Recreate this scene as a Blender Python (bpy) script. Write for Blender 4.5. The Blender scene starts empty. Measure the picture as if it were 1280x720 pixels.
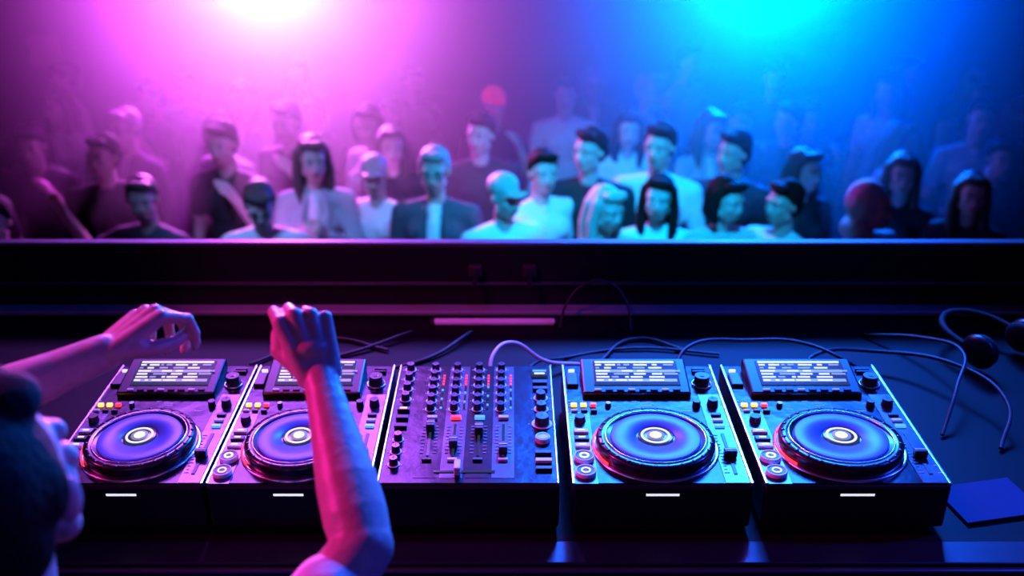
import bpy, bmesh, math, random
from mathutils import Vector as V, Matrix as MX, Euler
random.seed(7)
sc=bpy.context.scene
sc.view_settings.view_transform='Standard'
I4=MX.Identity(4)
# ---------------------------------------------------------------- materials
MATS={}
def mat(name,col,rough=.5,metal=0,emis=None,es=0,var=.12,scale=30,bump=0,spec=None,coat=0):
    m=bpy.data.materials.new(name); m.use_nodes=True
    nt=m.node_tree; b=nt.nodes['Principled BSDF']
    tc=nt.nodes.new('ShaderNodeTexCoord'); nz=nt.nodes.new('ShaderNodeTexNoise')
    nz.inputs['Scale'].default_value=scale; nz.inputs['Detail'].default_value=4
    nt.links.new(tc.outputs['Object'],nz.inputs['Vector'])
    mx=nt.nodes.new('ShaderNodeMix'); mx.data_type='RGBA'
    mx.inputs[6].default_value=(*[c*(1-var) for c in col],1)
    mx.inputs[7].default_value=(*[min(1,c*(1+var)) for c in col],1)
    nt.links.new(nz.outputs['Fac'],mx.inputs[0]); nt.links.new(mx.outputs[2],b.inputs['Base Color'])
    b.inputs['Roughness'].default_value=rough; b.inputs['Metallic'].default_value=metal
    if spec is not None: b.inputs['Specular IOR Level'].default_value=spec
    if coat: b.inputs['Coat Weight'].default_value=coat; b.inputs['Coat Roughness'].default_value=.1
    if emis:
        b.inputs['Emission Color'].default_value=(*emis,1); b.inputs['Emission Strength'].default_value=es
    if bump:
        bp=nt.nodes.new('ShaderNodeBump'); bp.inputs['Strength'].default_value=bump; bp.inputs['Distance'].default_value=.02
        nt.links.new(nz.outputs['Fac'],bp.inputs['Height']); nt.links.new(bp.outputs[0],b.inputs['Normal'])
    MATS[name]=m; return m
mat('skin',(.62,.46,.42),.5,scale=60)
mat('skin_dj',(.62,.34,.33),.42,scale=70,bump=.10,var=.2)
mat('lip',(.42,.16,.15),.4)
mat('eye_white',(.6,.6,.6),.3); mat('eye_dark',(.02,.02,.02),.2); mat('brow',(.05,.035,.03),.7)
mat('hair_dark',(.010,.008,.009),.75,scale=120,bump=.3,spec=.12)
mat('hair_brown',(.08,.06,.05),.5,scale=120,bump=.4)
mat('hair_blond',(.5,.46,.42),.5,scale=120,bump=.4)
mat('hair_grey',(.4,.4,.42),.5,scale=120,bump=.4)
mat('cloth_white',(.85,.85,.85),.8,scale=9,bump=.9)
mat('cloth_light',(.5,.52,.55),.8,scale=9,bump=.9)
mat('cloth_mid',(.08,.08,.11),.8,scale=9,bump=.9)
mat('cloth_black',(.018,.018,.024),.75,scale=9,bump=.9)
mat('denim',(.05,.07,.14),.8,scale=40,bump=.3)
mat('shoe',(.03,.03,.03),.5)
mat('nail',(.70,.46,.40),.25)
mat('plastic_black',(.008,.008,.010),.35,coat=.1)
mat('panel',(.022,.022,.032),.26,.85,var=.7,scale=12,bump=.12)
mat('panel_light',(.09,.09,.125),.28,.75,var=.6,scale=12,bump=.08)
mat('metal_silver',(.85,.85,.87),.25,1)
mat('knob',(.012,.012,.015),.4)
mat('cap_white',(.8,.8,.82),.4)
mat('platter_rubber',(.006,.006,.008),.3,coat=.4)
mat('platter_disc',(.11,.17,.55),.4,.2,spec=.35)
mat('screen_black',(.01,.012,.02),.15,emis=(.05,.08,.16),es=.4)
mat('ui_white',(.4,.4,.4),.4,emis=(.85,.88,1),es=.95)
mat('ui_grey',(.2,.2,.2),.4,emis=(.4,.45,.6),es=.55)
mat('led_white',(.8,.8,.8),.3,emis=(.9,.9,1),es=1.6)
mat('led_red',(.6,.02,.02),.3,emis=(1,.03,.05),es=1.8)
mat('led_orange',(.6,.2,.02),.3,emis=(1,.35,.05),es=3)
mat('led_blue',(.02,.1,.6),.3,emis=(.05,.25,1),es=1.8)
mat('desk_black',(.005,.005,.008),.5,scale=5,var=.3,spec=.1)
mat('booth_black',(.006,.006,.009),.6,scale=5,var=.3,spec=.2)
mat('rail_metal',(.16,.16,.2),.35,.9)
mat('lip_metal',(.05,.05,.08),.35,.8)
mat('edge_metal',(.4,.4,.45),.4,.6)
mat('wall_dark',(.03,.03,.04),.9,scale=2)
mat('floor_dark',(.04,.04,.045),.6,scale=3)
mat('stage_wood',(.03,.03,.03),.6,scale=6)
mat('rubber',(.012,.012,.014),.5)
mat('cable_white',(.8,.8,.82),.4)
mat('cushion',(.015,.015,.02),.7,spec=.2)
mat('sheet_blue',(.03,.035,.11),.7,spec=.1)
mat('sign_pink',(.5,.1,.3),.5,emis=(.6,.05,.3),es=.06)
mat('cap_red_glow',(.8,.05,.1),.4,emis=(1,.03,.15),es=.3)  # glowing cap put in for a small red light in the crowd
mat('lamp_body',(.02,.02,.02),.5)
# ---------------------------------------------------------------- organic helpers
SEG=14
def sph(bm,c,r,M=I4,rot=None,seg=None):
    seg=seg or SEG
    if not hasattr(r,'__len__'): r=(r,r,r)
    R=rot.to_matrix().to_4x4() if rot else I4
    bmesh.ops.create_uvsphere(bm,u_segments=seg,v_segments=max(8,seg*3//4),radius=1,
        matrix=M@MX.Translation(V(c))@R@MX.Diagonal((*r,1)))
def cap(bm,p0,p1,r0,r1,M=I4,seg=None):
    seg=seg or SEG
    p0=M@V(p0);p1=M@V(p1);d=p1-p0
    sph(bm,p0,r0,seg=seg);sph(bm,p1,r1,seg=seg)
    if d.length<1e-5:return
    q=d.to_track_quat('Z','Y').to_matrix().to_4x4()
    bmesh.ops.create_cone(bm,cap_ends=True,segments=seg,radius1=r0,radius2=r1,depth=d.length,matrix=MX.Translation((p0+p1)/2)@q)
def chain(bm,pts,rs,M=I4,seg=None):
    for i in range(len(pts)-1): cap(bm,pts[i],pts[i+1],rs[i],rs[i+1],M,seg)
def tomesh(bm):
    me=bpy.data.meshes.new('tmp'); bm.to_mesh(me); bm.free(); return me
def remesh(bm,vox,it=3):
    me=tomesh(bm); ob=bpy.data.objects.new('tmp',me); sc.collection.objects.link(ob)
    m=ob.modifiers.new('r','REMESH'); m.mode='VOXEL'; m.voxel_size=vox; m.use_smooth_shade=True
    s=ob.modifiers.new('s','SMOOTH'); s.factor=.5; s.iterations=it
    dg=bpy.context.evaluated_depsgraph_get(); dg.update()
    out=bpy.data.meshes.new_from_object(ob.evaluated_get(dg))
    bpy.data.objects.remove(ob); return out
def merge(name,parts):
    bm=bmesh.new(); slots=[]
    for me,mn in parts:
        n0=len(bm.faces); bm.from_mesh(me); bm.faces.ensure_lookup_table()
        if mn not in slots: slots.append(mn)
        k=slots.index(mn)
        for i in range(n0,len(bm.faces)): bm.faces[i].material_index=k; bm.faces[i].smooth=True
    me=bpy.data.meshes.new(name); bm.to_mesh(me); bm.free()
    for s in slots: me.materials.append(MATS[s])
    return me
def place(name,me,loc=(0,0,0),rz=0,scale=1):
    ob=bpy.data.objects.new(name,me); ob.location=loc; ob.rotation_euler=(0,0,rz)
    ob.scale=(scale,)*3 if not hasattr(scale,'__len__') else scale
    sc.collection.objects.link(ob); return ob

def head_parts(bs,bh,M,hair,extra,hairmat,glasses=False,fem=False):
    """head centred on origin, facing -Y"""
    sph(bs,(0,.018,.028),(.076,.096,.092),M); sph(bs,(0,-.02,-.035),(.062,.07,.068),M)
    sph(bs,(0,-.052,-.085),(.026,.024,.02),M)               # chin
    cap(bs,(-.05,.0,-.06),(-.02,-.05,-.088),.02,.016,M); cap(bs,(.05,.0,-.06),(.02,-.05,-.088),.02,.016,M)
    cap(bs,(-.045,-.062,.022),(.045,-.062,.022),.014,.014,M) # brow ridge
    cap(bs,(0,-.078,.012),(0,-.096,-.026),.008,.011,M)       # nose
    sph(bs,(-.011,-.088,-.028),.008,M); sph(bs,(.011,-.088,-.028),.008,M)
    sph(bs,(-.04,-.06,-.018),(.02,.018,.018),M); sph(bs,(.04,-.06,-.018),(.02,.018,.018),M) # cheeks
    cap(bs,(-.018,-.08,-.055),(.018,-.08,-.055),.007,.007,M)
    for s in(-1,1): sph(bs,(.080*s,.012,-.005),(.008,.018,.03),M,Euler((.2,0,.3*s)))
    be=bmesh.new(); bd=bmesh.new(); bb=bmesh.new(); bl=bmesh.new()
    for s in(-1,1):
        sph(be,(.030*s,-.070,.003),(.014,.011,.009),M,seg=12)
        sph(bd,(.030*s,-.079,.003),(.0065,.004,.0065),M,seg=10)
        cap(bb,(.016*s,-.081,.024),(.045*s,-.072,.025),.004,.003,M,8)
    cap(bl,(-.018,-.0855,-.052),(.018,-.0855,-.052),.005,.005,M,8); cap(bl,(-.015,-.085,-.060),(.015,-.085,-.060),.005,.005,M,8)
    extra+= [(tomesh(be),'eye_white'),(tomesh(bd),'eye_dark'),(tomesh(bb),'brow'),(tomesh(bl),'lip')]
    if glasses:
        bg=bmesh.new()
        for s in(-1,1):
            pts=[V((.031*s+.021*math.cos(a),-.088,.003+.016*math.sin(a))) for a in [i*math.pi/6 for i in range(13)]]
            chain(bg,pts,[.0022]*13,M,6); cap(bg,(.052*s,-.086,.006),(.08*s,.01,.008),.002,.002,M,6)
        cap(bg,(-.01,-.09,.005),(.01,-.09,.005),.002,.002,M,6)
        extra.append((tomesh(bg),'eye_dark'))
    if hair in('short','long','bun','bob'):
        sph(bh,(0,.036,.045),(.086,.098,.090),M); sph(bh,(0,.062,.0),(.078,.062,.085),M)
        for s in(-1,1): sph(bh,(.070*s,.025,.03),(.02,.035,.045),M)
        sph(bh,(.015,-.045,.098),(.06,.04,.028),M); sph(bh,(-.03,-.03,.10),(.04,.04,.026),M)
    if hair=='long':
        for s in(-1,1): chain(bh,[(.072*s,.01,.05),(.086*s,.015,-.06),(.088*s,.0,-.16),(.075*s,-.02,-.25)],[.03,.032,.03,.016],M)
        chain(bh,[(0,.07,.02),(0,.095,-.1),(0,.11,-.25)],[.07,.072,.05],M)
        chain(bh,[(-.05,.07,.02),(-.05,.09,-.1),(-.05,.10,-.25)],[.05,.05,.03],M); chain(bh,[(.05,.07,.02),(.05,.09,-.1),(.05,.10,-.25)],[.05,.05,.03],M)
    if hair=='bob':
        for s in(-1,1): chain(bh,[(.074*s,.02,.05),(.088*s,.02,-.04),(.08*s,-.005,-.1)],[.03,.034,.022],M)
        chain(bh,[(0,.07,.02),(0,.085,-.09)],[.07,.06],M)
    if hair=='bun': sph(bh,(0,.08,.12),(.045,.045,.04),M)
    if hair=='cap':
        sph(bh,(0,.03,.05),(.088,.1,.08),M)
        sph(bh,(0,-.10,.052),(.065,.06,.009),M)
    if hair=='hood':
        sph(bh,(0,.05,.02),(.11,.11,.125),M); chain(bh,[(-.1,.02,-.1),(0,.08,-.14),(.1,.02,-.1)],[.05,.07,.05],M)

def hand(bs,bn,W,f,n,side,curls,thumb_dirs,M=I4,splay=.06,seg=12,k=1.0):
    """W wrist, f toward fingers, n back-of-hand normal. side: right=-1 left=+1"""
    W=V(W); f=V(f).normalized(); n=(V(n)-f*V(n).dot(f)).normalized(); lat=f.cross(n)*side
    offs=[.031,.0105,-.0105,-.030]; fw=[.088,.092,.087,.078]
    L=[(.042,.026,.020),(.046,.029,.021),(.042,.027,.020),(.033,.020,.018)]
    R=[(.0100,.0088,.0076),(.0102,.009,.0078),(.0096,.0084,.0072),(.0084,.0074,.0064)]
    for i in range(4):
        mcp=W+(f*fw[i]+lat*offs[i]+n*(.003 if i in(1,2) else 0))*k
        cap(bs,W+lat*offs[i]*.55*k+f*.005,mcp,.0155*k,R[i][0]*1.15*k,M,seg)
        p=mcp; ang=0; base=(f+lat*(offs[i]/.03)*splay).normalized()
        for j in range(3):
            ang+=math.radians(curls[i][j]); d=base*math.cos(ang)-n*math.sin(ang)
            q=p+d*L[i][j]*k; cap(bs,p,q,R[i][j]*k,R[i][min(2,j+1)]*(1 if j<2 else .9)*k,M,seg)
            sph(bs,p,R[i][j]*1.07*k,M,seg=seg)
            if j==2 and bn is not None:
                dors=n*math.cos(ang)+base*math.sin(ang)
                c=p+d*L[i][j]*.75*k+dors*.0062*k
                q3=MX((lat.cross(dors),lat,dors)).transposed().to_euler()
                sph(bn,c,(.0065*k,.0052*k,.002*k),M,q3,10)
            p=q
    tb=W+(f*.018+lat*.020-n*.006)*k
    sph(bs,W+(f*.035+lat*.022-n*.012)*k,(.02*k,.02*k,.016*k),M,seg=seg)
    sph(bs,W+(f*.05-n*.006)*k,(.03*k,.03*k,.016*k),M,seg=seg)
    p=tb
    for (a,b_,c_),ln,r0,r1 in zip(thumb_dirs,(.045,.034,.028),(.0155,.0115,.0105),(.0115,.0105,.0085)):
        d=(f*a+lat*b_+n*c_).normalized(); q=p+d*ln*k; cap(bs,p,q,r0*k,r1*k,M,seg); p=q
RELAX=[(25,25,15),(30,28,15),(34,30,18),(38,32,18)]
OPEN=[(5,12,8),(4,10,8),(6,12,8),(10,15,10)]
TH_R=[(.7,.7,-.3),(.85,.4,-.35),(.95,.2,-.3)]

# ---------------------------------------------------------------- audience people
def person(name,top='cloth_white',style='tee',hair='short',hairmat='hair_dark',arms='down',turn=0,nod=0,glasses=False,fem=False,wide=1.0,legs='denim'):
    bs=bmesh.new(); bh=bmesh.new(); bt=bmesh.new(); bp=bmesh.new(); bx=bmesh.new(); ex=[]
    sw=(.165 if fem else .19)*wide
    H=MX.Translation((0,-.02,1.53))@Euler((nod,0,turn)).to_matrix().to_4x4()@MX.Translation((0,0,.10))
    head_parts(bs,bh,H,hair,ex,hairmat,glasses,fem)
    cap(bs,(0,.02,1.38),(0,.0,1.55),.058 if not fem else .048,.052 if not fem else .045)
    w=wide
    sph(bt,(0,0,.98),(.165*w,.115*w,.13)); sph(bt,(0,0,1.10),(.14*w,.105*w,.16)); sph(bt,(0,.0,1.26),(.165*w*(.92 if fem else 1),.115*w,.17))
    cap(bt,(-sw+.03,.01,1.385),(sw-.03,.01,1.385),.062,.062); chain(bt,[(-sw+.03,.015,1.395),(0,.025,1.43),(sw-.03,.015,1.395)],[.05,.058,.05])
    if fem:
        for s in(-1,1): sph(bt,(.07*s,-.085,1.27),(.06,.055,.06))
    else: 
        for s in(-1,1): sph(bt,(.075*s,-.07,1.30),(.08,.05,.07))
    for s in(-1,1):
        chain(bp,[(.085*s,0,.95),(.10*s,-.01,.52),(.11*s,.02,.10)],[.095,.06,.045])
        chain(bx,[(.11*s,.03,.045),(.12*s,-.12,.035)],[.045,.035])
    sph(bp,(0,0,.94),(.16,.115,.10))
    P={'down':{-1:((-.05,.02,-.28),(-.01,-.08,-.25)),1:((.05,.02,-.28),(.01,-.08,-.25))},
       'chest':{-1:((-.06,-.02,-.28),(.14,-.20,.04)),1:((.06,-.02,-.28),(-.12,-.20,.0))},
       'clap':{-1:((-.05,-.12,-.25),(.14,-.14,.14)),1:((.05,-.12,-.25),(-.14,-.14,.14))},
       'phone':{-1:((-.05,.02,-.28),(-.01,-.08,-.25)),1:((.04,-.15,-.22),(-.07,-.10,.21))},
       'side':{-1:((-.20,-.05,-.10),(-.06,-.08,.25)),1:((.05,.02,-.28),(.01,-.08,-.25))}}[arms]
    for s in(-1,1):
        S=V((sw*s,.01,1.38)); E=S+V(P[s][0]); Wr=E+V(P[s][1])
        if style in('jacket','long'):
            chain(bt,[S,E,E.lerp(Wr,.95)],[.062,.05,.038])
        else:
            chain(bt,[S,S.lerp(E,.62)],[.06,.056]); cap(bs,S.lerp(E,.4),E,.046,.040)
        cap(bs,E,Wr,.042,.027)
        f=(Wr-E).normalized(); n=V((s*1.0,0,0)) if abs(f.x)<.8 else V((0,-1,0))
        up=f.z>.7 and arms in('up','side')
        if up: n=V((0,1,0))
        hand(bs,None,Wr,f,n,(-1 if s<0 else 1),OPEN if up else RELAX,TH_R,seg=8,splay=.2 if up else .06)
    parts=[(remesh(bs,.0095,2),'skin'),(remesh(bt,.016,3),top),(remesh(bp,.024,3),legs),(remesh(bx,.02,2),'shoe')]
    if hair!='bald': parts.append((remesh(bh,.011,1),hairmat))
    if style=='jacket':
        bj=bmesh.new(); sph(bj,(0,-.055,1.24),(.062,.078,.19)); sph(bj,(0,-.03,1.41),(.05,.05,.045))
        parts.append((remesh(bj,.01,2),'cloth_white'))
        bl=bmesh.new()
        for s in(-1,1): chain(bl,[(.05*s,-.045,1.44),(.075*s,-.12,1.33),(.045*s,-.135,1.18)],[.014,.018,.012])
        parts.append((remesh(bl,.008,2),top))
    if style=='long':
        bj=bmesh.new(); chain(bj,[(-.05,.02,1.44),(0,-.05,1.42),(.05,.02,1.44)],[.022,.02,.022]); parts.append((remesh(bj,.008,2),top))
    return merge(name,parts+ex)

SEG=10
Vn={}
Vn['capguy']=person('p_cap','cloth_white','tee','short','hair_brown','chest',.1,.45,True)
Vn['girl']=person('p_girl','cloth_light','jacket','long','hair_brown','clap',.25,.1,fem=True)
Vn['jacket']=person('p_jacket','cloth_mid','jacket','short','hair_grey','down',.05,.05,True)
Vn['white']=person('p_white','cloth_white','long','short','hair_dark','down',-.2,0)
Vn['cap2']=person('p_cap2','cloth_white','tee','cap','hair_blond','down',.35,.1)
Vn['darkman']=person('p_dark','cloth_black','long','short','hair_dark','down',-.5,0,wide=1.05)
Vn['blonde']=person('p_blonde','cloth_light','tee','long','hair_blond','clap',.35,.15,fem=True)
Vn['darkgirl']=person('p_darkgirl','cloth_white','tee','long','hair_dark','down',-.15,.0,fem=True)
Vn['girl2']=person('p_girl2','cloth_black','tee','long','hair_brown','down',.3,.0,fem=True)
Vn['bob']=person('p_bob','cloth_light','long','bob','hair_dark','chest',.5,.15,fem=True)
Vn['big']=person('p_big','cloth_light','long','hood','cloth_light','down',.3,.1,wide=1.2)
Vn['side']=person('p_side','cloth_mid','tee','short','hair_brown','side',.5,.1)
Vn['phone']=person('p_phone','cloth_black','tee','short','hair_dark','phone',0,.1)
Vn['redglow']=person('p_redglow','cloth_black','tee','cap','cap_red_glow','phone',.2,.1)
FZ=-1.35
front=[('capguy',-1.35,5.02,1.0,.1),('girl',-1.15,5.50,1.05,.1),('phone',-1.74,5.8,1.05,-.2),('jacket',-.43,5.28,1.05,-.1),
 ('cap2',-.045,5.10,1.0,.3),('white',.17,5.40,1.02,.5),('darkman',.45,5.55,1.07,-.2),('blonde',.49,4.94,.99,.3),('darkgirl',.79,5.06,1.0,-.1),
 ('white',.86,5.58,1.08,-.3),('bob',1.14,5.04,1.0,.2),('white',1.45,4.97,1.0,-.9),('big',1.88,4.92,1.0,.6),
 ('side',-2.0,5.1,.99,-.3),('darkman',-2.68,4.80,.98,.4),('darkman',-2.42,5.65,1.03,.2),('girl2',-.75,6.0,1.0,-.1),('darkman',-.2,6.05,1.04,.1),('redglow',-.13,7.05,1.0,.1),
 ('darkman',1.30,5.62,1.05,-.4),('girl2',1.70,5.52,1.0,.3),('cap2',-.80,5.55,.98,-.3),('girl2',2.25,5.45,1.0,-.5)]
for k,x,y,s,r in front: place('clubber',Vn[k],(x,y,FZ),r,s)
keys=['jacket','darkman','girl','phone','side','white','phone','darkman','darkgirl','bob']
for y,st in ((6.45,(.45,.66)),(7.1,(.48,.74)),(7.8,(.55,.95))):
    hw=.56*y+.2; x=-hw+random.random()*.4
    while x<hw:
        if abs(x)<4.5 and not(abs(x+.13)<.35 and y<8):
            k=random.choice(keys)
            place('clubber',Vn[k],(x+random.uniform(-.05,.05),y+random.uniform(-.2,.2),FZ),random.uniform(-.9,.9),random.uniform(.94,1.07))
        x+=random.uniform(*st)
for x,y,k in((2.55,5.2,'girl2'),(3.0,5.9,'darkman'),(-3.0,6.0,'phone'),(-3.2,5.5,'girl2')):
    place('clubber',Vn[k],(x,y,FZ),random.uniform(-.6,.6),random.uniform(.97,1.04))

# ---------------------------------------------------------------- the DJ
SEG=32
def dj():
    bs=bmesh.new(); bh=bmesh.new(); bt=bmesh.new(); bp=bmesh.new(); bx=bmesh.new(); bn=bmesh.new(); bc=bmesh.new(); ex=[]
    H=MX.Translation((-.548,.868,1.458))@Euler((-.25,.05,math.pi-.02)).to_matrix().to_4x4()
    bhead=bmesh.new()
    head_parts(bhead,bh,H,'short',ex,'hair_dark')
    cap(bhead,(-.555,.79,1.20),(-.552,.85,1.42),.062,.056)
    SR=V((-.355,.76,1.11)); ER=V((-.188,.995,1.276)); WR=V((-.270,1.215,1.394))
    chain(bs,[SR,SR.lerp(ER,.5),ER],[.055,.051,.039])
    chain(bs,[ER,ER.lerp(WR,.16),ER.lerp(WR,.34),ER.lerp(WR,.7),ER.lerp(WR,.9),WR],[.038,.042,.041,.031,.026,.0255])
    fR=V((-.024,.036,.068))
    hand(bs,bn,WR,fR,V((.30,-.85,.55)),-1,[(62,98,62),(72,98,62),(78,98,60),(84,95,58)],[(.80,.50,-.45),(.80,-.25,-.75),(.45,-.75,-.65)],k=1.03,splay=.03,seg=20)
    SL=V((-.73,.81,1.20)); EL=V((-.780,1.085,1.385)); WL=V((-.572,1.222,1.430))
    chain(bs,[SL,SL.lerp(EL,.5),EL],[.055,.048,.041]); chain(bs,[EL,EL.lerp(WL,.2),EL.lerp(WL,.4),EL.lerp(WL,.75),WL],[.039,.043,.040,.030,.026])
    hand(bs,bn,WL,V((.050,.066,.030)),V((-.35,-.15,1)),1,[(45,50,30),(55,52,30),(62,55,30),(68,58,32)],[(.85,.30,-.6),(.95,-.10,-.5),(.98,-.2,-.15)],k=.97,splay=.10,seg=20)
    sph(bt,(-.56,.76,.92),(.165,.12,.13)); sph(bt,(-.56,.76,1.0),(.15,.11,.17)); sph(bt,(-.56,.77,1.09),(.175,.125,.14))
    chain(bt,[SR+V((-.02,0,0)),(-.56,.78,1.215),SL+V((.02,0,0))],[.062,.06,.062])
    cap(bt,SR,SR.lerp(ER,.66),.064,.056); cap(bt,SL,SL.lerp(EL,.5),.064,.058)
    cap(bc,SR.lerp(ER,.66),SR.lerp(ER,.79),.0565,.053); cap(bc,SL.lerp(EL,.5),SL.lerp(EL,.58),.059,.057)
    for s in(-1,1):
        chain(bp,[(-.56+.085*s,.76,.88),(-.56+.11*s,.76,.5),(-.56+.12*s,.75,.10)],[.095,.062,.048])
        chain(bx,[(-.56+.12*s,.73,.045),(-.56+.13*s,.89,.037)],[.045,.037])
    sph(bp,(-.56,.76,.90),(.165,.12,.10))
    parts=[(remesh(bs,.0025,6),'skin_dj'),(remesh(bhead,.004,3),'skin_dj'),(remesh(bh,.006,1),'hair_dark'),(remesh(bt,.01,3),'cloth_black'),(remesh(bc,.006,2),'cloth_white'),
        (remesh(bp,.014,3),'denim'),(remesh(bx,.012,2),'shoe'),(tomesh(bn),'nail')]
    place('disc_jockey',merge('disc_jockey',parts+ex))
dj()
SEG=16
# ---------------------------------------------------------------- hard-surface builder
class B:
    def __init__(s): s.bm=bmesh.new(); s.slots=[]
    def _fin(s,fs,m,smooth):
        if m not in s.slots: s.slots.append(m)
        k=s.slots.index(m)
        for f in fs: f.material_index=k; f.smooth=smooth
    def box(s,c,sz,m,bev=0,rot=(0,0,0)):
        t=bmesh.new(); bmesh.ops.create_cube(t,size=1,matrix=MX.Diagonal((*sz,1)))
        if bev: bmesh.ops.bevel(t,geom=list(t.edges),offset=bev,segments=2,affect='EDGES',profile=.5)
        bmesh.ops.transform(t,matrix=MX.Translation(V(c))@Euler(rot).to_matrix().to_4x4(),verts=t.verts)
        me=bpy.data.meshes.new('t'); t.to_mesh(me); t.free()
        n=len(s.bm.faces); s.bm.from_mesh(me); bpy.data.meshes.remove(me)
        s.bm.faces.ensure_lookup_table(); s._fin(s.bm.faces[n:],m,False)
    def cyl(s,c,r,h,m,r2=None,seg=24,rot=(0,0,0)):
        n=len(s.bm.faces)
        bmesh.ops.create_cone(s.bm,cap_ends=True,segments=seg,radius1=r,radius2=r if r2 is None else r2,depth=h,matrix=MX.Translation(V(c))@Euler(rot).to_matrix().to_4x4())
        s.bm.faces.ensure_lookup_table(); s._fin(s.bm.faces[n:],m,False)
    def lathe(s,c,prof,m,seg=64,a0=0,a1=2*math.pi):
        full=abs(a1-a0-2*math.pi)<1e-4; cnt=seg if full else seg+1
        rings=[]
        for i in range(cnt):
            a=a0+(a1-a0)*i/seg
            rings.append([s.bm.verts.new((c[0]+r*math.cos(a),c[1]+r*math.sin(a),c[2]+z)) for r,z in prof])
        fs=[]
        for i in range(seg):
            A=rings[i];Bq=rings[(i+1)%cnt]
            for j in range(len(prof)-1): fs.append(s.bm.faces.new((A[j],Bq[j],Bq[j+1],A[j+1])))
        s._fin(fs,m,True)
    def sphere(s,c,r,m,seg=16,rot=(0,0,0)):
        n=len(s.bm.faces); 
        if not hasattr(r,'__len__'): r=(r,r,r)
        bmesh.ops.create_uvsphere(s.bm,u_segments=seg,v_segments=seg//2+2,radius=1,matrix=MX.Translation(V(c))@Euler(rot).to_matrix().to_4x4()@MX.Diagonal((*r,1)))
        s.bm.faces.ensure_lookup_table(); s._fin(s.bm.faces[n:],m,True)
    def mesh(s,name):
        me=bpy.data.meshes.new(name); s.bm.to_mesh(me); s.bm.free()
        for m in s.slots: me.materials.append(MATS[m])
        return me

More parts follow.
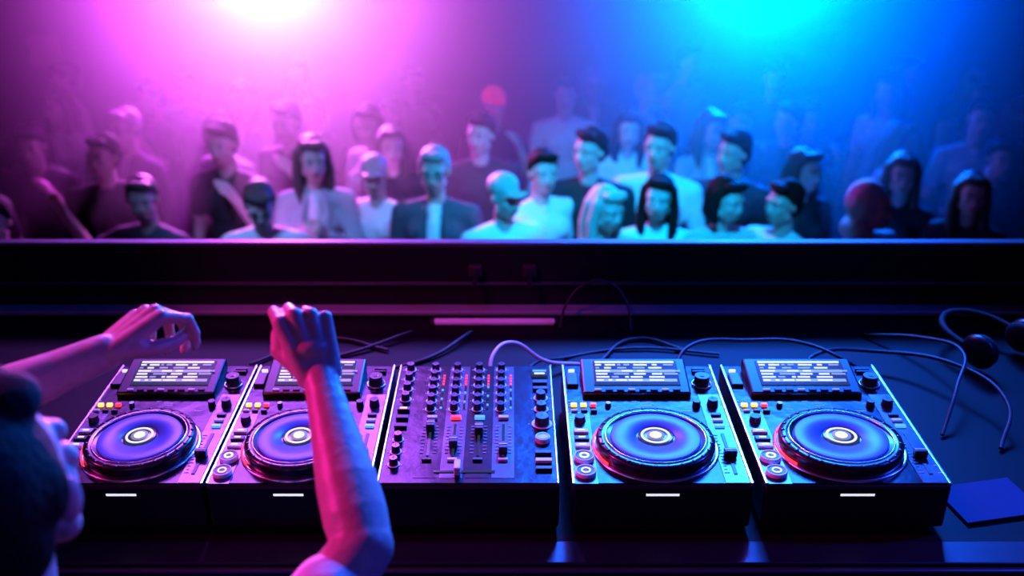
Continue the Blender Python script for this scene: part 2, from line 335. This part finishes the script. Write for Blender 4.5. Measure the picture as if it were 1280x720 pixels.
def player_mesh():
    b=B(); T=.095
    b.box((0,.215,T/2+.006),(.30,.43,T-.012),'plastic_black',.006)
    for x in(-.12,.12):
        for y in(.04,.39): b.cyl((x,y,.004),.015,.008,'rubber')
    b.box((0,.215,T),(.292,.42,.004),'panel',.0015)
    for s in(-1,1): b.box((.1475*s,.215,T+.001),(.0045,.424,.006),'metal_silver',.001)
    b.box((.124,.155,T+.0025),(.040,.30,.002),'panel_light')
    b.box((-.126,.12,T+.0025),(.038,.235,.002),'panel_light')
    R=(math.radians(9),0,0); c=V((-.012,.350,T+.013))
    Mx=MX.Translation(c)@Euler(R).to_matrix().to_4x4()
    def L(x,y,z): return Mx@V((x,y,z))
    b.box(L(0,0,-.004),(.205,.112,.026),'plastic_black',.004,R)
    b.box(L(.002,.006,.0095),(.165,.078,.002),'screen_black',.0005,R)
    rd=random.Random(3)
    b.box(L(.002,.0395,.0110),(.155,.005,.001),'ui_white',0,R)
    for i in range(6):
        y=.030-.0098*i; x=-.075
        if i in(2,5): b.box(L(.002,y,.0108),(.155,.008,.0006),'ui_grey',0,R)
        while x<.062:
            w=rd.uniform(.006,.03)
            b.box(L(x+w/2,y,.0113),(w,.0042,.0005),'ui_white' if rd.random()<.7 else 'ui_grey',0,R); x+=w+rd.uniform(.003,.014)
    for i in range(8): b.box(L(-.074+i*.0213,-.047,.0095),(.014,.006,.004),'cap_white' if i%3==0 else 'knob',.001,R)
    b.cyl((.118,.345,T+.012),.016,.022,'knob',.014); b.lathe((.118,.345,T+.0035),[(.0175,0),(.0175,.003),(.0195,.003),(.0195,0)],'metal_silver',32)
    b.cyl((.118,.345,T+.0235),.005,.001,'led_white')
    for y in(.395,.385): b.box((.120,y+.008,T+.005),(.026,.005,.006),'knob',.001)
    b.box((-.132,.36,T+.005),(.022,.05,.008),'knob',.002); b.box((-.132,.395,T+.006),(.012,.005,.006),'ui_white')
    C=(0,.118,T)
    b.lathe(C,[(.1115,.0),(.1115,.004),(.108,.0055),(.104,.004)],'metal_silver')
    b.lathe(C,[(.1035,.002),(.1035,.018),(.101,.0235),(.090,.0245),(.085,.0215),(.0,.0215)],'platter_rubber')
    b.lathe(C,[(.0880,.0240),(.0875,.0260),(.0855,.0255),(.0855,.0225)],'metal_silver')
    for i in range(26):
        a=i*2*math.pi/26; b.sphere((.0965*math.cos(a),.118+.0965*math.sin(a),T+.0235),(.0045,.0045,.0022),'platter_rubber',8)
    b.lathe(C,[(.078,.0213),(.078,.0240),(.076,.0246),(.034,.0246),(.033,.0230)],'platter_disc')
    b.lathe(C,[(.031,.0215),(.031,.0250),(.029,.0256),(.0,.0256)],'screen_black',48)
    b.lathe(C,[(.026,.0257),(.026,.0264),(.0215,.0264),(.0215,.0257)],'ui_white',48)
    b.lathe(C,[(.016,.0257),(.016,.0264),(.0,.0264)],'ui_grey',32); b.lathe(C,[(.010,.0265),(.010,.0272),(.0,.0272)],'led_white',24)
    b.lathe(C,[(.1058,.0045),(.1058,.0085),(.1095,.0085),(.1095,.0045)],'led_red',24,math.radians(135),math.radians(215))  # glowing arc stands in for red reflections on the platter rim
    for y,m in((.032,'ui_white'),(.078,'led_white')):
        b.cyl((-.126,y,T+.006),.0165,.008,'knob'); b.lathe((-.126,y,T+.004),[(.0175,0),(.0175,.007),(.0145,.007),(.0145,0)],'cap_white',32)
        b.lathe((-.126,y,T+.0105),[(.0085,0),(.0085,.001),(.0055,.001),(.0055,0)],m,24)
    for i,y in enumerate((.118,.142,.166)):
        b.box((-.126,y,T+.005),(.026,.013,.006),'cap_white' if i!=1 else 'knob',.001)
        b.box((-.126,y,T+.0085),(.012,.004,.001),'ui_white')
    for i,(x,m) in enumerate(((-.134,'led_orange'),(-.116,'led_orange'),(-.098,'led_red'))): b.box((x,.262,T+.005),(.011,.008,.006),m,.001)
    for i in range(3): b.box((-.134+.018*i,.24,T+.005),(.012,.007,.005),'cap_white' if i==0 else 'knob',.001)
    b.cyl((-.126,.205,T+.008),.011,.014,'knob',.009)
    b.box((.125,.095,T+.004),(.006,.13,.002),'screen_black'); b.box((.125,.085,T+.011),(.022,.014,.014),'knob',.002); b.box((.125,.085,T+.0185),(.02,.002,.001),'cap_white')
    for i in range(13): b.box((.111,.035+i*.01,T+.004),(.005 if i%3 else .009,.001,.001),'cap_white')
    for y,mm in((.185,'led_blue'),(.205,'cap_white'),(.225,'knob')): b.box((.125,y,T+.005),(.018,.009,.005),mm,.001)
    b.cyl((.125,.262,T+.010),.011,.016,'knob',.009); b.box((.125,.268,T+.0185),(.0015,.008,.001),'cap_white')
    b.cyl((.095,.262,T+.008),.008,.012,'knob',.007); b.cyl((-.07,.262,T+.006),.006,.008,'knob',.005)
    rd=random.Random(9)
    for i in range(22):
        x=rd.choice((-.142,-.112,.106,.141)); b.box((x,rd.uniform(.02,.29),T+.0036),(rd.uniform(.004,.008),.0012,.0004),'cap_white')
    for i in range(9): b.box((rd.uniform(-.1,.1),rd.uniform(.238,.285),T+.0023),(rd.uniform(.008,.02),.0014,.0004),'cap_white')
    b.box((.0,-.0002,.078),(.055,.001,.004),'ui_white'); b.box((-.0,.0,.03),(.28,.0012,.002),'panel')  # white strip glows in place of a highlight on the front face
    b.box((0,.4305,.05),(.2,.003,.05),'panel')
    return b.mesh('dj_media_player')
pm=player_mesh()
DZ=.94; PY=1.437
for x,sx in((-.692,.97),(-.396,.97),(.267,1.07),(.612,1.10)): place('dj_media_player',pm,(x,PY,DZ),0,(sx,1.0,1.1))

def mixer():
    b=B(); T=.1
    b.box((0,.215,T/2+.006),(.325,.43,T-.012),'plastic_black',.006)
    for x in(-.12,.12):
        for y in(.04,.39): b.cyl((x,y,.004),.015,.008,'rubber')
    b.box((0,.215,T),(.317,.42,.004),'panel',.0015)
    for s in(-1,1): b.box((.160*s,.215,T+.001),(.0035,.424,.006),'metal_silver',.001)
    def kn(x,y,r=.008,m='cap_white',h=.016):
        b.cyl((x,y,T+.002+h/2),r,h,'knob',r*.85,20); b.cyl((x,y,T+.003),r*1.35,.002,'panel_light',None,20)
        b.box((x,y+r*.45,T+.0025+h),(.0022,r*.9,.001),m)
        for a in(-130,-90,-45,0,45,90,130):
            t=math.radians(a); b.box((x+math.sin(t)*r*1.7,y+math.cos(t)*r*1.7,T+.0028),(.0016,.0016,.0006),'cap_white')
    for i in range(4):
        x=-.078+.0465*i
        b.box((x,.22,T+.0022),(.041,.40,.001),'panel_light' if i%2 else 'panel')
        for j,y in enumerate((.405,.372,.341,.310,.279,.248)): kn(x-.006,y,.0085,'led_red' if j in(0,1) and i!=2 else 'cap_white')
        for k in range(12): b.box((x+.014,.252+k*.0115,T+.004),(.004,.0055,.002),'led_red' if k>7 else 'led_blue' if (k+i)%3==0 else 'screen_black')
        b.box((x,.215,T+.005),(.020,.010,.006),'led_red' if i in(1,) else 'led_blue' if i==2 else 'cap_white',.001)
        b.box((x,.14,T+.0035),(.005,.105,.002),'screen_black')
        for k in range(9): b.box((x-.012,.097+k*.011,T+.0035),(.007,.001,.001),'cap_white'); b.box((x+.012,.097+k*.011,T+.0035),(.007,.001,.001),'cap_white')
        fy=(.175,.12,.165,.10)[i]; b.box((x,fy,T+.012),(.016,.024,.016),'knob',.002); b.box((x,fy,T+.0205),(.0155,.003,.001),'cap_white')
        b.box((x,.073,T+.005),(.018,.007,.005),'cap_white' if i%2 else 'knob',.001)
    b.box((-.008,.038,T+.0035),(.11,.005,.002),'screen_black'); b.box((-.02,.038,T+.012),(.012,.028,.016),'cap_white',.002)
    for y in(.405,.365,.325,.285): kn(-.137,y,.009)
    for y in(.245,.215,.185): b.box((-.137,y,T+.005),(.024,.012,.006),'knob',.001)
    for y in(.14,.10,.06): kn(-.137,y,.0085,'led_blue')
    b.box((-.137,.245,T+.0085),(.014,.004,.001),'led_orange')
    b.box((.136,.39,T+.004),(.036,.03,.006),'screen_black',.001); b.box((.136,.394,T+.0075),(.028,.006,.001),'led_blue'); b.box((.136,.383,T+.0075),(.022,.005,.001),'ui_white')
    for y in(.35,.325): b.box((.136,y,T+.005),(.03,.012,.006),'knob',.001)
    kn(.136,.29,.011); kn(.136,.248,.011); kn(.136,.195,.015,'cap_white',.02)
    b.cyl((.136,.14,T+.006),.014,.01,'cap_white'); b.lathe((.136,.14,T+.0115),[(.012,0),(.012,.001),(.009,.001),(.009,0)],'led_blue',24)
    for y in(.095,.07,.045): b.box((.136,y,T+.005),(.03,.010,.006),'cap_white' if y==.07 else 'knob',.001)
    return b.mesh('dj_mixer')
place('dj_mixer',mixer(),(-.078,PY,DZ),0,(1,1,1.05))

# ---------------------------------------------------------------- booth
b=B()
b.box((0,1.84,.914),(3.6,.96,.05),'desk_black',.006)
b.box((0,1.375,.87),(3.6,.03,.10),'booth_black',.004)
b.box((0,1.388,.936),(3.6,.060,.0075),'lip_metal',.003)
b.box((0,1.354,.925),(3.6,.014,.014),'rail_metal',.004); b.box((0,1.350,.865),(3.6,.012,.012),'rail_metal',.003)
for x in(-1.7,-.6,.6,1.7):
    b.box((x,1.45,.445),(.06,.06,.89),'booth_black',.004); b.box((x,2.25,.445),(.06,.06,.89),'booth_black',.004)
b.box((0,2.30,.45),(3.6,.03,.88),'booth_black',.004)
place('dj_table',b.mesh('dj_table'))
b=B()
b.box((0,2.360,.56),(7.6,.02,1.12),'booth_black',.003)
b.box((0,2.364,1.126),(7.6,.030,.012),'rail_metal',.004)
b.box((0,2.325,.952),(7.6,.045,.014),'edge_metal',.004)
b.box((0,2.345,1.02),(7.6,.006,.008),'rail_metal',.002)
place('booth_front_panel',b.mesh('booth_front_panel'))
for x in(-.095,.045):
    b=B(); b.box((0,0,0),(.035,.02,.03),'lamp_body',.004); b.cyl((0,-.02,0),.008,.03,'knob',rot=(math.pi/2,0,0)); b.box((0,-.03,-.022),(.012,.012,.02),'knob',.002)
    place('panel_clamp',b.mesh('panel_clamp'),(x,2.338,1.06))
b=B(); b.box((0,0,.006),(.31,.022,.012),'cap_white',.004); b.box((-.158,0,.005),(.012,.026,.010),'knob',.003); b.box((.158,0,.005),(.012,.026,.010),'knob',.003)
place('desk_bar',b.mesh('desk_bar'),(-.045,2.27,DZ))  # plain white bar lying along the back of the desk

def tube(name,pts,r,m):
    cu=bpy.data.curves.new(name,'CURVE'); cu.dimensions='3D'; cu.bevel_depth=r; cu.bevel_resolution=3; cu.resolution_u=10
    sp=cu.splines.new('BEZIER'); sp.bezier_points.add(len(pts)-1)
    for q,p in zip(sp.bezier_points,pts): q.co=p; q.handle_left_type=q.handle_right_type='AUTO'
    cu.materials.append(MATS[m]); o=bpy.data.objects.new(name,cu); sc.collection.objects.link(o)
Z=DZ+.005
tube('audio_cable',[(-.05,1.88,.99),(-.04,1.95,1.03),(.0,2.0,1.03),(.08,2.02,.97),(.16,2.05,Z)],.0045,'cable_white')
tube('audio_cable',[(.02,1.88,.99),(.05,1.98,.985),(.12,2.08,Z),(.3,2.13,Z),(.5,2.10,Z)],.0035,'rubber')
tube('audio_cable',[(.12,2.24,Z),(.14,2.27,1.0),(.18,2.29,1.04),(.24,2.30,1.045),(.29,2.29,1.0),(.30,2.22,Z)],.0035,'rubber')
tube('audio_cable',[(.35,1.88,1.0),(.40,1.98,1.03),(.55,2.03,1.02),(.66,2.0,1.03),(.75,1.92,1.02),(.85,1.93,Z)],.004,'rubber')
tube('audio_cable',[(.62,1.88,.99),(.7,2.0,1.0),(.85,2.05,.98),(1.0,1.95,1.0),(1.05,1.8,.99),(1.0,1.7,Z)],.0045,'rubber')
tube('audio_cable',[(.88,2.2,Z),(.98,2.1,.99),(1.02,1.98,1.02),(.96,1.85,1.0),(.9,1.75,Z)],.004,'rubber')
tube('power_cable',[(-.7,1.88,.98),(-.65,2.0,Z),(-.4,2.1,Z),(-.25,2.2,.955)],.0045,'rubber')
tube('power_cable',[(-.4,1.88,.98),(-.35,2.0,Z),(-.2,2.08,Z),(-.1,2.2,.955)],.0045,'rubber')
for (x0,x1) in((-.62,-.3),(.2,.42)): tube('power_cable',[(x0,2.05,Z),((x0+x1)/2,2.18,Z),(x1,2.12,Z)],.004,'rubber')

def headphones():
    bm1=bmesh.new()
    pts=[V((.085*math.cos(a),0,.10+.10*math.sin(a))) for a in [math.pi*i/14 for i in range(15)]]
    chain(bm1,[(.088,0,.05)]+pts+[(-.088,0,.05)],[.008]*17); 
    p=[(remesh(bm1,.004,2),'cushion')]
    for s in(-1,1):
        q=bmesh.new(); sph(q,(.083*s,0,.045),(.020,.042,.045)); p.append((remesh(q,.004,2),'plastic_black'))
        q=bmesh.new(); sph(q,(.066*s,0,.045),(.016,.038,.041)); p.append((remesh(q,.004,2),'cushion'))
    return merge('headphones',p)
hp=headphones()
o=place('headphones',hp,(1.18,2.03,DZ+.045),.5,1.0); o.rotation_euler=(math.radians(-84),0,.5)
b=B(); b.box((0,0,.003),(.16,.11,.006),'sheet_blue',.001); place('blue_sheet',b.mesh('blue_sheet'),(.90,1.53,DZ),.2)  # flat dark-blue sheet lying on the table

# ---------------------------------------------------------------- room
def slab(name,c,sz,m):
    b=B(); b.box((0,0,0),sz,m); place(name,b.mesh(name),c)
slab('stage_floor',(0,.55,-.06),(10,4.1,.12),'stage_wood')
slab('trim_1',(0,2.63,-.73),(10,.06,1.22),'booth_black')
slab('floor',(0,5.8,FZ-.05),(10.2,16.6,.1),'floor_dark')
slab('ceiling',(0,5.8,3.45),(10.2,16.6,.1),'wall_dark')
slab('wall_back',(0,14.05,1.05),(10.2,.1,4.8),'wall_dark')
slab('wall_front',(0,-1.55,1.05),(10.2,.1,4.8),'wall_dark')
slab('wall_left',(-5.05,6.2,1.05),(.1,15.8,4.8),'wall_dark')
slab('wall_right',(5.05,6.2,1.05),(.1,15.8,4.8),'wall_dark')
b=B(); b.box((.18,0,0),(.3,.04,.3),'sign_pink',.01); b.box((.02,0,0),(.05,.08,.1),'lamp_body',.005); place('wall_sign',b.mesh('ws'),(-5.0,10.3,.0))

# haze over the rear of the dance floor
b=B(); b.box((0,0,0),(9.9,8.6,4.6),'lamp_body'); me=b.mesh('haze'); me.materials.clear()
hm=bpy.data.materials.new('haze_volume'); hm.use_nodes=True; nt=hm.node_tree; nt.nodes.clear()
o_=nt.nodes.new('ShaderNodeOutputMaterial'); vs=nt.nodes.new('ShaderNodeVolumeScatter'); vs.inputs['Density'].default_value=.17; vs.inputs['Anisotropy'].default_value=.58
nt.links.new(vs.outputs[0],o_.inputs['Volume']); me.materials.append(hm); place('haze',me,(0,9.60,1.02))

# ---------------------------------------------------------------- lamps
def fixture(loc,q):
    b=B(); b.cyl((0,0,.16),.11,.26,'lamp_body',.08); b.lathe((0,0,.0),[(.115,.05),(.12,.0),(.108,.0),(.105,.03)],'metal_silver',32)
    b.box((.14,0,.16),(.02,.05,.3),'lamp_body',.004); b.box((-.14,0,.16),(.02,.05,.3),'lamp_body',.004); b.box((0,0,.32),(.3,.06,.03),'lamp_body',.004)
    f=place('stage_spotlight',b.mesh('stage_spotlight'),loc); f.rotation_euler=q.to_euler(); return f
def spot(loc,tgt,col,w,ang,blend=.6,r=.08):
    l=bpy.data.lights.new('lamp','SPOT'); l.energy=w; l.color=col; l.spot_size=math.radians(ang); l.spot_blend=blend; l.shadow_soft_size=r
    q=(V(tgt)-V(loc)).normalized().to_track_quat('-Z','Y')
    f=fixture(loc,q); o=bpy.data.objects.new('lamp',l); sc.collection.objects.link(o); o.parent=f; o.location=(0,0,-.02)
def wash(loc,tgt,col,w,sx,sy,spread):
    l=bpy.data.lights.new('panel','AREA'); l.energy=w; l.color=col; l.shape='RECTANGLE'; l.size=sx; l.size_y=sy; l.spread=math.radians(spread)
    q=(V(tgt)-V(loc)).normalized().to_track_quat('-Z','Y')
    b=B(); b.box((0,0,.05),(sx+.06,sy+.06,.08),'lamp_body',.01); f=place('added_wash_panel',b.mesh('added_wash_panel'),loc); f.rotation_euler=q.to_euler()
    o=bpy.data.objects.new('panel',l); sc.collection.objects.link(o); o.parent=f; o.location=(0,0,-.005)
spot((-2.10,8.2,1.36),(-.95,3.6,.8),(.78,.03,1),2700,88,1)
spot((-2.00,8.3,1.36),(-1.1,3.6,.9),(1,.40,.95),2500,74,1)
spot((2.10,8.2,1.36),(1.1,3.6,.8),(0,.05,1),3800,92,1)
spot((2.00,8.3,1.36),(1.3,3.6,.9),(0,.60,1),1800,74,1)
# front wash on crowd
spot((.6,2.9,3.0),(.50,5.2,.0),(0,.40,1),1350,42,.9)
spot((-1.6,2.9,3.0),(-1.2,5.2,.1),(.16,.32,1),460,30,.8)
# booth lights
spot((2.5,1.9,2.7),(.2,1.4,1.1),(.01,.05,1),200,60,.8)
spot((-2.7,1.4,2.4),(-.45,1.2,1.35),(1,.02,.42),280,26,.8)
spot((-.9,1.2,3.0),(-.35,2.30,.93),(1,.05,.45),130,32,.8)  # pink lamp added to brighten the booth panel and its rear rail
wash((1.0,4.3,3.1),(.5,1.6,1.0),(.01,.12,1),74,1.4,.5,60)  # both ceiling washes are added to give the decks their sheen
wash((-1.2,4.3,3.1),(-.5,1.6,1.0),(.5,.10,1),18,1.4,.5,60)
for y,z in((8.5,2.3),(3.0,3.25)):
    b=B()
    for dy,dz in((-.12,0),(.12,0),(0,.2)): b.cyl((0,dy,dz),.025,9.8,'rail_metal',rot=(0,math.pi/2,0),seg=12)
    for i in range(48): b.cyl((-4.7+i*.2,.06,.1),.01,.26,'rail_metal',seg=8,rot=(.54,0,0)); b.cyl((-4.7+i*.2,-.06,.1),.01,.26,'rail_metal',seg=8,rot=(-.54,0,0))
    place('lighting_truss',b.mesh('lt'),(0,y,z))
w=bpy.data.worlds.new('World'); sc.world=w; w.use_nodes=True; w.node_tree.nodes['Background'].inputs[0].default_value=(.01,.005,.03,1); w.node_tree.nodes['Background'].inputs[1].default_value=.3
# ---------------------------------------------------------------- camera
c=bpy.data.cameras.new('camera'); c.lens=1240/1280*36; c.sensor_width=36; c.clip_start=.05
c.dof.use_dof=True; c.dof.focus_distance=1.85; c.dof.aperture_fstop=2.1
co=bpy.data.objects.new('camera',c); sc.collection.objects.link(co); co.location=(0,0,2.1); co.rotation_euler=(math.radians(90-25),0,0); sc.camera=co
